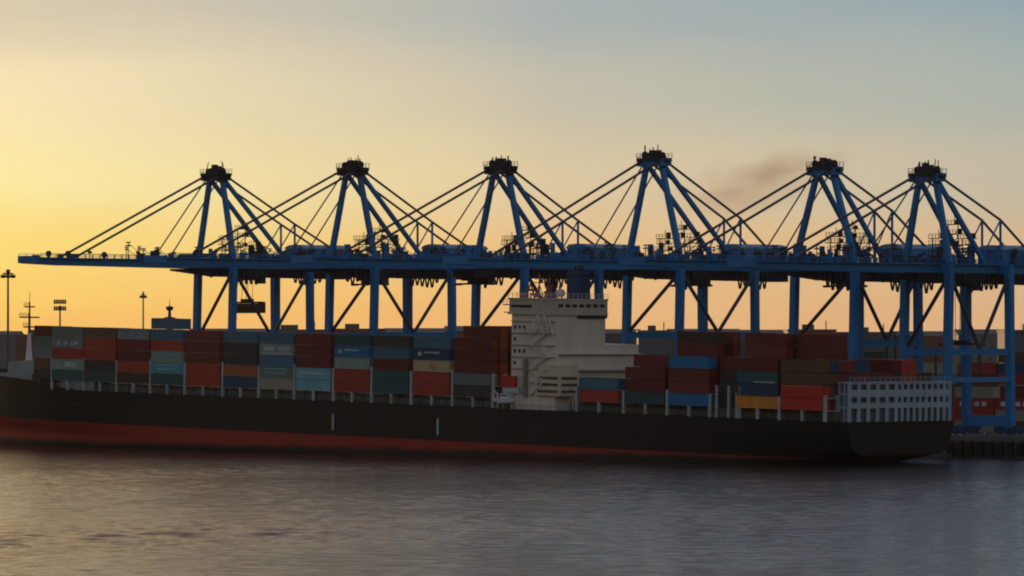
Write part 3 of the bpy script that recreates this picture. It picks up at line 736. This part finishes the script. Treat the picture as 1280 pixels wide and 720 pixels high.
    m = MB(); m.box(-3.9, 3.9, -2.2, 2.2, ZA - .5, ZA + .1); m.box(-2.9, 2.7, -1.3, 1.3, ZA, ZA + .8)
    m.beam((-3.9, 0, ZA - 1.7), (-2.2, 0, ZA), .9, 2.4); m.beam((3.9, 0, ZA - 1.7), (2.2, 0, ZA), .9, 2.4)
    for x in (-3.1, -1.7, .2, 1.9, 3.0):
        m.tube((x - .18, 0, ZA + .7), (x + .18, 0, ZA + .7), rr.uniform(.7, 1.15), n=16); m.box(x - .25, x + .25, -.5, .5, ZA, ZA + .9)
    for yy_ in (-2.2, 2.2): m.rail((-3.9, yy_, ZA + .1), (3.9, yy_, ZA + .1), 1.1, 1.2, .05)
    m.rail((-5.0, -1, ZA - .6), (-3.9, -1, ZA - .5), 1.0, .5, .05); m.rail((3.9, -1, ZA - .5), (5.0, -1, ZA - .6), 1.0, .5, .05)
    m.box(-5.0, 5.0, -1.2, 1.2, ZA - .75, ZA - .55)
    for k in range(7):
        x = rr.uniform(-3.4, 3.4); m.tube((x, rr.uniform(-1, 1), ZA + .5), (x + rr.uniform(-.3, .3), 0, ZA + rr.uniform(1.6, 3.4)), rr.uniform(.08, .2))
    m.box(-1.2, .1, -.6, .6, ZA + .8, ZA + rr.uniform(1.9, 2.6)); m.box(.7, 1.7, -.4, .4, ZA + 1.0, ZA + 2.0)
    m.build('sheave_platform', DARK, root)
    # stays
    yo, yi = -OUT * .80, -OUT * .30
    for sx in (-1, 1):
        m = MB().beam((sx * 3.0, -1.4, ZA - .7), (sx * 3.2, yo, ZG + .2), .42, .5); m.box(sx * 3.2 - .35, sx * 3.2 + .35, yo - .8, yo + .8, ZG, ZG + 1.0)
        m.build('fore_stay', STAY, root)
        MB().beam((sx * 2.6, -1.2, ZA - 1.5), (sx * 3.2, yi, ZG + .2), .24, .28).build('inner_stay', STAY, root)
        # back stay, propped by a post over the landside legs
        yb = G + 12; yp = G - 1.5 + (3 if i in (3, 5) else 0)
        zb_ = ZG + 3.4 if i < 3 else ZG + 2.6; t = yp / yb; zpst = (ZA - .8) * (1 - t) + zb_ * t + (0 if i < 3 else 2.2)
        MB().beam((sx * 2.8, 1.3, ZA - .8), (sx * 2.8, yp, zpst), .42, .46).beam((sx * 2.8, yp, zpst), (sx * 3.0, yb, zb_), .42, .46).build('back_stay', STAY, root)
        MB().beam((sx * 2.9, yb, ZG), (sx * 2.9, yb, zb_ + .3), .5).build('stay_post', BLUE, root)
        m = MB().beam((sx * 2.8, yp, ZG), (sx * 2.8, yp, zpst + .1), .42); m.beam((sx * 2.8, yp, zpst), (sx * 2.8, yp - 7, ZG + 1), .26)
        m.build('stay_post', BLUE, root)
    # machinery house
    hy, hl_ = G + 1.0, 16.5
    h = MB().box(-3.7, 3.7, hy, hy + hl_, ZG + .02, ZG + 3.3); hs_ = h.build('machinery_house', BLUE2, root)
    m = MB(); nn = 8
    for k in range(nn + 1):
        t = math.pi * k / nn; m.v += [(-3.95 * math.cos(t), hy - .3, ZG + 3.3 + 1.2 * math.sin(t)), (-3.95 * math.cos(t), hy + hl_ + .3, ZG + 3.3 + 1.2 * math.sin(t))]
    for k in range(nn): m.f.append((2 * k, 2 * k + 1, 2 * k + 3, 2 * k + 2))
    m.f += [tuple(2 * k for k in range(nn + 1)), tuple(2 * k + 1 for k in reversed(range(nn + 1))), (0, 2 * nn, 2 * nn + 1, 1)]
    m.build('roof', paint('house_roof', (.20, .34, .48), .5), hs_)
    MB().box(-3.78, -3.68, hy + 1, hy + 1.9, ZG + .1, ZG + 2.1).build('door', GALV, hs_)
    for k in range(3): MB().box(-3.77, -3.68, hy + 3.4 + k * 3, hy + 4.8 + k * 3, ZG + 1.6, ZG + 2.4).build('vent', DARK, hs_)
    # trolley with festoon beneath the girders
    ty = {0: 11.0, 1: 6.0, 2: -9.0, 3: 13.0, 4: 7.0, 5: 12.0}[i]
    m = MB().box(-3.9, 3.9, ty - 3.8, ty + 3.8, ZG - gh - 2.2, ZG - gh - .25)
    for x in (-3, 3):
        for y in (-2.6, 2.6): m.tube((x - .2, ty + y, ZG - gh - .3), (x + .2, ty + y, ZG - gh - .3), .4, n=10)
    m.box(-1.9, 1.9, ty - 2.8, ty + 2.8, ZG - gh - 3.0, ZG - gh - 2.2)
    tr = m.build('trolley', DARK, root)
    cb = MB().box(-1.2, 1.2, ty + 3.6, ty + 5.6, ZG - gh - 3.9, ZG - gh - 1.9).build('operator_cabin', paint('cabin_grey', (.16, .17, .18), .5), root)
    MB().box(-1.1, 1.1, ty + 3.55, ty + 3.62, ZG - gh - 3.7, ZG - gh - 2.4).build('window', GLASSD, cb)
    m = MB(); y = -OUT * .12
    while y < REAR - 4:
        d = (rr.uniform(2.2, 3.8) if math.sin(y * .28 + i * 2) > .15 else rr.uniform(.4, 1.4)) + 1.0
        pts = [(3.9, y + 1.7 * j / 5, ZG - gh - .15 - d * math.sin(math.pi * j / 5)) for j in range(6)]
        for p, q_ in zip(pts, pts[1:]): m.beam(p, q_, .34)
        y += 1.75
    m.box(3.75, 4.05, -OUT * .2, REAR, ZG - gh - .2, ZG - gh + .1); m.build('festoon', DARK, root)
    MB().box(-3.0, -2.8, -3, REAR, ZG - gh - .25, ZG - gh).box(2.8, 3.0, -3, REAR, ZG - gh - .25, ZG - gh).build('trolley_rail', DARK, root)
    # spreader on its ropes
    drop = {0: 7.6, 1: 2.6, 2: 2.4, 3: 2.2, 4: 2.0, 5: 15.0}[i]
    zs = ZG - gh - 1.4 - drop
    m = MB()
    for x in (-1.3, 1.3):
        for y in (-.8, .8): m.tube((x * .9, ty + y, ZG - gh - 1.2), (x, ty + y, zs + .9), .07, n=6)
    m.build('hoist_rope', ROPE, root)
    m = MB().box(-1.7, 1.7, ty - .9, ty + .9, zs + .3, zs + 1.0).box(-6.0, 6.0, ty - .5, ty + .5, zs - .15, zs + .3)
    for x in (-6.05, 5.75): m.box(x, x + .3, ty - 1.2, ty + 1.2, zs - .3, zs + .2)
    m.build('spreader', DARK, root)
    if i == 0:
        Mx = Matrix.Translation(frame_pt(xc, D, QZ)) @ Matrix.Rotation(ROT, 4, 'Z') @ Matrix.Translation((0, ty, zs - .2 - 2.62))
        container(Mx, 'dark brown', 'dark container hanging in the air below the leftmost crane', 'containers hanging from cranes')
    # stairs up the landside leg, elevator box
    m = MB().box(-hw - .2, -hw + .6, G + 1.0, G + 1.6, 3.5, ZG - 3); m.build('lift_shaft', BLUE, root)
    m = MB().beam((0, -OUT * .22, ZG - gh - .45), (0, -1, ZG - gh - 1.0), 5.2, .5, 5.2, 2.0).beam((0, -1, ZG - gh - 1.05), (0, REAR - 1, ZG - gh - 1.25), 5.2, 2.1, 5.2, 2.5); m.build('cable_tray', DARK, root)
    for k in range(44):
        y = rr.uniform(-8, REAR); x = rr.choice((-3.2, 3.2, 4.3, -4.3)); h = rr.uniform(.6, 2.6) if rr.random() < .75 else rr.uniform(2.5, 4.5)
        MB().box(x - rr.uniform(.15, .6), x + .3, y, y + rr.uniform(.2, 1.6), ZG + .01, ZG + h).build('equipment_post', BLUE if rr.random() < .7 else DARK, root)
    if i == 4:
        MB().box(1.2, 5.4, -1.0, 3.0, 13.4, 17.2).build('electrical_house', paint('switch_blue', (.02, .2, .5), .5), root)
        MB().box(1.6, 5.0, -1.6, -1.0, 12.4, 14.2).build('checker_cabin', paint('checker_pale', (.25, .38, .46), .5), root)
    return root
for i in range(6): make_crane(i)

# ------------------------------------------------------------------ container yard behind the cranes
rn = random.Random(11)
YC = ['maroon', 'rust red', 'red-brown', 'grey', 'brown', 'slate blue', 'maroon', 'rust red', 'beige', 'charcoal', 'maroon', 'navy']
rowlab = ['front', 'second', 'third']
for r, (D, px0, px1, hmax) in enumerate(((122, 1196, 1330, 4), (142, 1190, 1330, 5), (168, 1060, 1330, 7))):
    xa0, xb0 = xl(px0, D), xl(px1, D); n = int((xb0 - xa0) / 12.8)
    for c in range(n):
        hh = rn.randint(hmax - 1, hmax)
        for k in range(hh):
            col = rn.choice(YC)
            if r < 2 and k < hh - 3 and False: continue
            M = Matrix.Translation(frame_pt(xa0 + 6.4 + c * 12.8, D, QZ + k * CH)) @ Matrix.Rotation(ROT, 4, 'Z')
            o = container(M, col, '%s container in the yard, %s tier, %s stack right of the stern, %s row' % (col, 'lowest' if k == 0 else TIER[k], ords[c], rowlab[r]), 'containers stacked in the yard')
            if r == 0 and k == 2: mark(o, [(-4.4 + j * 2.3, -3.0 + j * 2.3, .8, 1.8) for j in range(4)], WHITE2)
# ------------------------------------------------------------------ skyline of sheds and blocks beyond the yard
def block(px0, px1, ytop, Zd, mat, label, kind=0):
    s = F / Zd; w = (px1 - px0) / s; h = CAMZ + (HY - ytop) / s - QZ; xc = ((px0 + px1) / 2 - 640) / s
    r_ = empty('port_building', (xc, Zd, QZ)); tag(r_, label, 'building', 'sheds and blocks on the far skyline')
    dp = 30 + w * .3
    m = MB().box(-w / 2, w / 2, 0, dp, 0, h); m.build('wall', mat, r_)
    m = MB()
    if kind == 0:
        m.v += [(-w / 2 - .5, -.5, h), (w / 2 + .5, -.5, h), (w / 2 + .5, dp + .5, h), (-w / 2 - .5, dp + .5, h), (-w / 2 - .5, dp / 2, h + 2.5), (w / 2 + .5, dp / 2, h + 2.5)]
        m.f += [(0, 1, 5, 4), (2, 3, 4, 5), (0, 4, 3), (1, 2, 5), (0, 3, 2, 1)]
    else:
        m.box(-w / 2 - .3, w / 2 + .3, -.3, dp + .3, h, h + .9); m.box(-w * .2, w * .05, 2, 8, h + .9, h + 3.2)
        m.tube((w * .3, 3, h), (w * .3, 3, h + 5), .25)
    m.build('roof', paint('far_roof', (.13, .11, .10), .8), r_)
    m = MB(); nn = max(2, int(w / 6))
    for j in range(nn):
        x = -w / 2 + (j + .5) * w / nn
        for z in range(3, int(h) - 3, 5): m.box(x - .7, x + .7, -.12, .1, z, z + 1.1)
    m.build('glazing', paint('far_window', (.08, .08, .08), .4), r_)
    return r_
br = paint('far_brown', (.20, .08, .05), .8, vary=.05); gr = paint('far_grey', (.19, .17, .16), .8, vary=.05); pl = paint('far_pale', (.22, .22, .25), .8); bl = paint('far_blue', (.08, .11, .15), .8); dr = paint('far_red', (.28, .07, .05), .8)
SK = [(-40, 22, 419, 2900, gr, 'low grey shed on the skyline at the far left edge', 0), (20, 70, 420, 2500, br, 'brown block on the skyline behind the foremast', 1),
 (68, 150, 419, 2600, gr, 'low grey shed behind the foremost containers', 0), (150, 240, 418, 2700, br, 'brown shed left of the first crane', 0),
 (236, 330, 417, 2400, dr, 'dark red shed behind the first crane\'s legs', 0), (325, 410, 414, 2500, gr, 'grey block between the first and second cranes', 1),
 (410, 480, 413, 2400, dr, 'flat-roofed red block behind the second crane', 1), (480, 560, 416, 2600, gr, 'grey shed between the second and third cranes', 0),
 (556, 640, 414, 2300, dr, 'red shed just left of the superstructure', 0), (745, 800, 417, 2700, bl, 'blue-grey shed just right of the superstructure', 0),
 (798, 838, 415, 2450, bl, 'blue-grey block left of the tallest crane\'s right leg', 1), (836, 925, 417, 2550, br, 'brown shed behind the tallest crane\'s right legs', 0),
 (920, 990, 418, 2600, bl, 'blue-grey roofed shed left of the fifth crane', 0), (985, 1045, 414, 2350, dr, 'red block behind the fifth crane', 1),
 (1045, 1120, 417, 2500, bl, 'blue-grey block right of the fifth crane', 1), (1118, 1200, 420, 2500, br, 'brown shed behind the rightmost crane', 0),
 (1198, 1262, 418, 2400, gr, 'grey shed right of the rightmost crane\'s front legs', 0), (1258, 1330, 415, 2000, bl, 'pale blue-grey block at the far right edge', 1)]
for a in SK: block(*a)

# ------------------------------------------------------------------ light masts and signal tower
def at(px, py, Yd): s = F / Yd; return ((px - 640) / s, Yd, CAMZ + (HY - py) / s)
def light_mast(px, ytop, Yd, wide, label, flat=False):
    p = at(px, ytop, Yd); H = p[2] - QZ
    r_ = empty('light_mast', (p[0], Yd, QZ)); tag(r_, label, 'light mast', 'floodlight masts in the port')
    MB().tube((0, 0, 0), (0, 0, H - 1.5), .42, .26, n=10).tube((0, 0, 0), (0, 0, .5), .8, n=10).build('pole', paint('mast_pole', (.11, .09, .08), .6), r_)
    m = MB()
    if flat:
        m.box(-wide, wide, -.4, .4, H - 3.2, H - 2.9); m.box(-wide, wide, -.4, .4, H - 1.0, H - .7)
        for k in range(6):
            x = -wide + (k + .5) * wide / 3
            for z in (H - 2.9, H - .7): m.box(x - wide / 8, x + wide / 8, -.7, .3, z, z + 1.1)
    else:
        m.tube((0, 0, H - 1.6), (0, 0, H - 1.2), wide * .8, wide, n=14)
        for k in range(8):
            t = k * math.pi / 4; m.box(wide * math.cos(t) - .4, wide * math.cos(t) + .4, wide * math.sin(t) - .4, wide * math.sin(t) + .4, H - 2.6, H - 1.7)
        m.tube((0, 0, H - 1.2), (0, 0, H - .2), wide * .35, n=10)
    m.build('floodlight_ring' if not flat else 'floodlight_bank', DARK, r_)
light_mast(10, 336, 1420, 1.7, 'tall floodlight mast at the left edge, its round head beside the boom tip')
light_mast(75, 376, 1650, 2.1, 'floodlight mast with a flat bank of lamps behind the foremost containers', True)
light_mast(179, 364, 1900, 1.0, 'thin pale floodlight mast halfway between the bow and first crane')
p = at(212, 374, 1500); H = p[2] - QZ
r_ = empty('signal_tower', (p[0], 1500, QZ)); tag(r_, 'dark signal tower with two round platforms left of the first crane', 'signal tower')
MB().tube((0, 0, 0), (0, 0, H - 7), 1.5, 1.0, n=12).build('shaft', GALV, r_)
MB().tube((0, 0, H - 7), (0, 0, H - 2), .6, .35, n=10).tube((0, 0, H - 2), (0, 0, H), .12, .06).build('mast', DARK, r_)
for z, w in ((H - 6.6, 1.9), (H - 3.4, 1.2)):
    m = MB().tube((0, 0, z), (0, 0, z + .9), w * .7, w, n=14).tube((0, 0, z + .9), (0, 0, z + 1.3), w * 1.2, w * .5, n=14); m.build('platform', DARK, r_)
m = MB().box(-3.6, 3.6, -.2, .2, H - 6.4, H - 6.1); m.build('yard_arm', DARK, r_)

# ------------------------------------------------------------------ smoke drifting beyond the cranes
def smoke():
    m = bpy.data.materials.new('smoke'); m.use_nodes = True; t = m.node_tree; n = t.nodes; l = t.links; n.remove(n['Principled BSDF'])
    pv = n.new('ShaderNodeVolumePrincipled'); pv.inputs['Color'].default_value = (.62, .42, .34, 1); pv.inputs['Anisotropy'].default_value = .3
    co = n.new('ShaderNodeTexCoord'); no = n.new('ShaderNodeTexNoise'); no.inputs['Scale'].default_value = 2.2; no.inputs['Detail'].default_value = 3
    l.new(co.outputs['Object'], no.inputs['Vector'])
    ln = n.new('ShaderNodeVectorMath'); ln.operation = 'LENGTH'; l.new(co.outputs['Object'], ln.inputs[0])
    fo = n.new('ShaderNodeMapRange'); fo.interpolation_type = 'SMOOTHSTEP'; fo.inputs['From Min'].default_value = .15; fo.inputs['From Max'].default_value = .98; fo.inputs['To Min'].default_value = 1; fo.inputs['To Max'].default_value = 0
    l.new(ln.outputs['Value'], fo.inputs['Value'])
    nr = n.new('ShaderNodeMapRange'); nr.inputs['From Min'].default_value = .38; nr.inputs['From Max'].default_value = .7; l.new(no.outputs['Fac'], nr.inputs['Value'])
    mu = n.new('ShaderNodeMath'); mu.operation = 'MULTIPLY'; l.new(fo.outputs[0], mu.inputs[0]); l.new(nr.outputs[0], mu.inputs[1])
    m2 = n.new('ShaderNodeMath'); m2.operation = 'MULTIPLY'; l.new(mu.outputs[0], m2.inputs[0]); m2.inputs[1].default_value = .075; l.new(m2.outputs[0], pv.inputs['Density'])
    l.new(pv.outputs[0], n['Material Output'].inputs['Volume'])
    bm = bmesh.new(); bmesh.ops.create_icosphere(bm, subdivisions=3, radius=1); me = bpy.data.meshes.new('smoke'); bm.to_mesh(me); bm.free(); me.materials.append(m)
    o = bpy.data.objects.new('smoke', me); C.objects.link(o); o.location = at(948, 228, 1600); o.scale = (38, 16, 13); o.rotation_euler = (0, R(-14), 0)
    tag(o, 'faint brown smoke drifting behind the fifth crane', 'smoke', kind='stuff')
smoke()
print('containers', ncont)

def haze():
    m = bpy.data.materials.new('haze'); m.use_nodes = True; t = m.node_tree; n = t.nodes; n.remove(n['Principled BSDF'])
    pv = n.new('ShaderNodeVolumePrincipled'); pv.inputs['Color'].default_value = (.92, .88, .84, 1); pv.inputs['Anisotropy'].default_value = .4; pv.inputs['Density'].default_value = HAZE
    t.links.new(pv.outputs[0], n['Material Output'].inputs['Volume'])
    o = MB().box(-21000, 21000, -2100, 20500, -8, 120).build('haze', m); tag(o, kind='stuff')
HAZE = .0000065
haze()
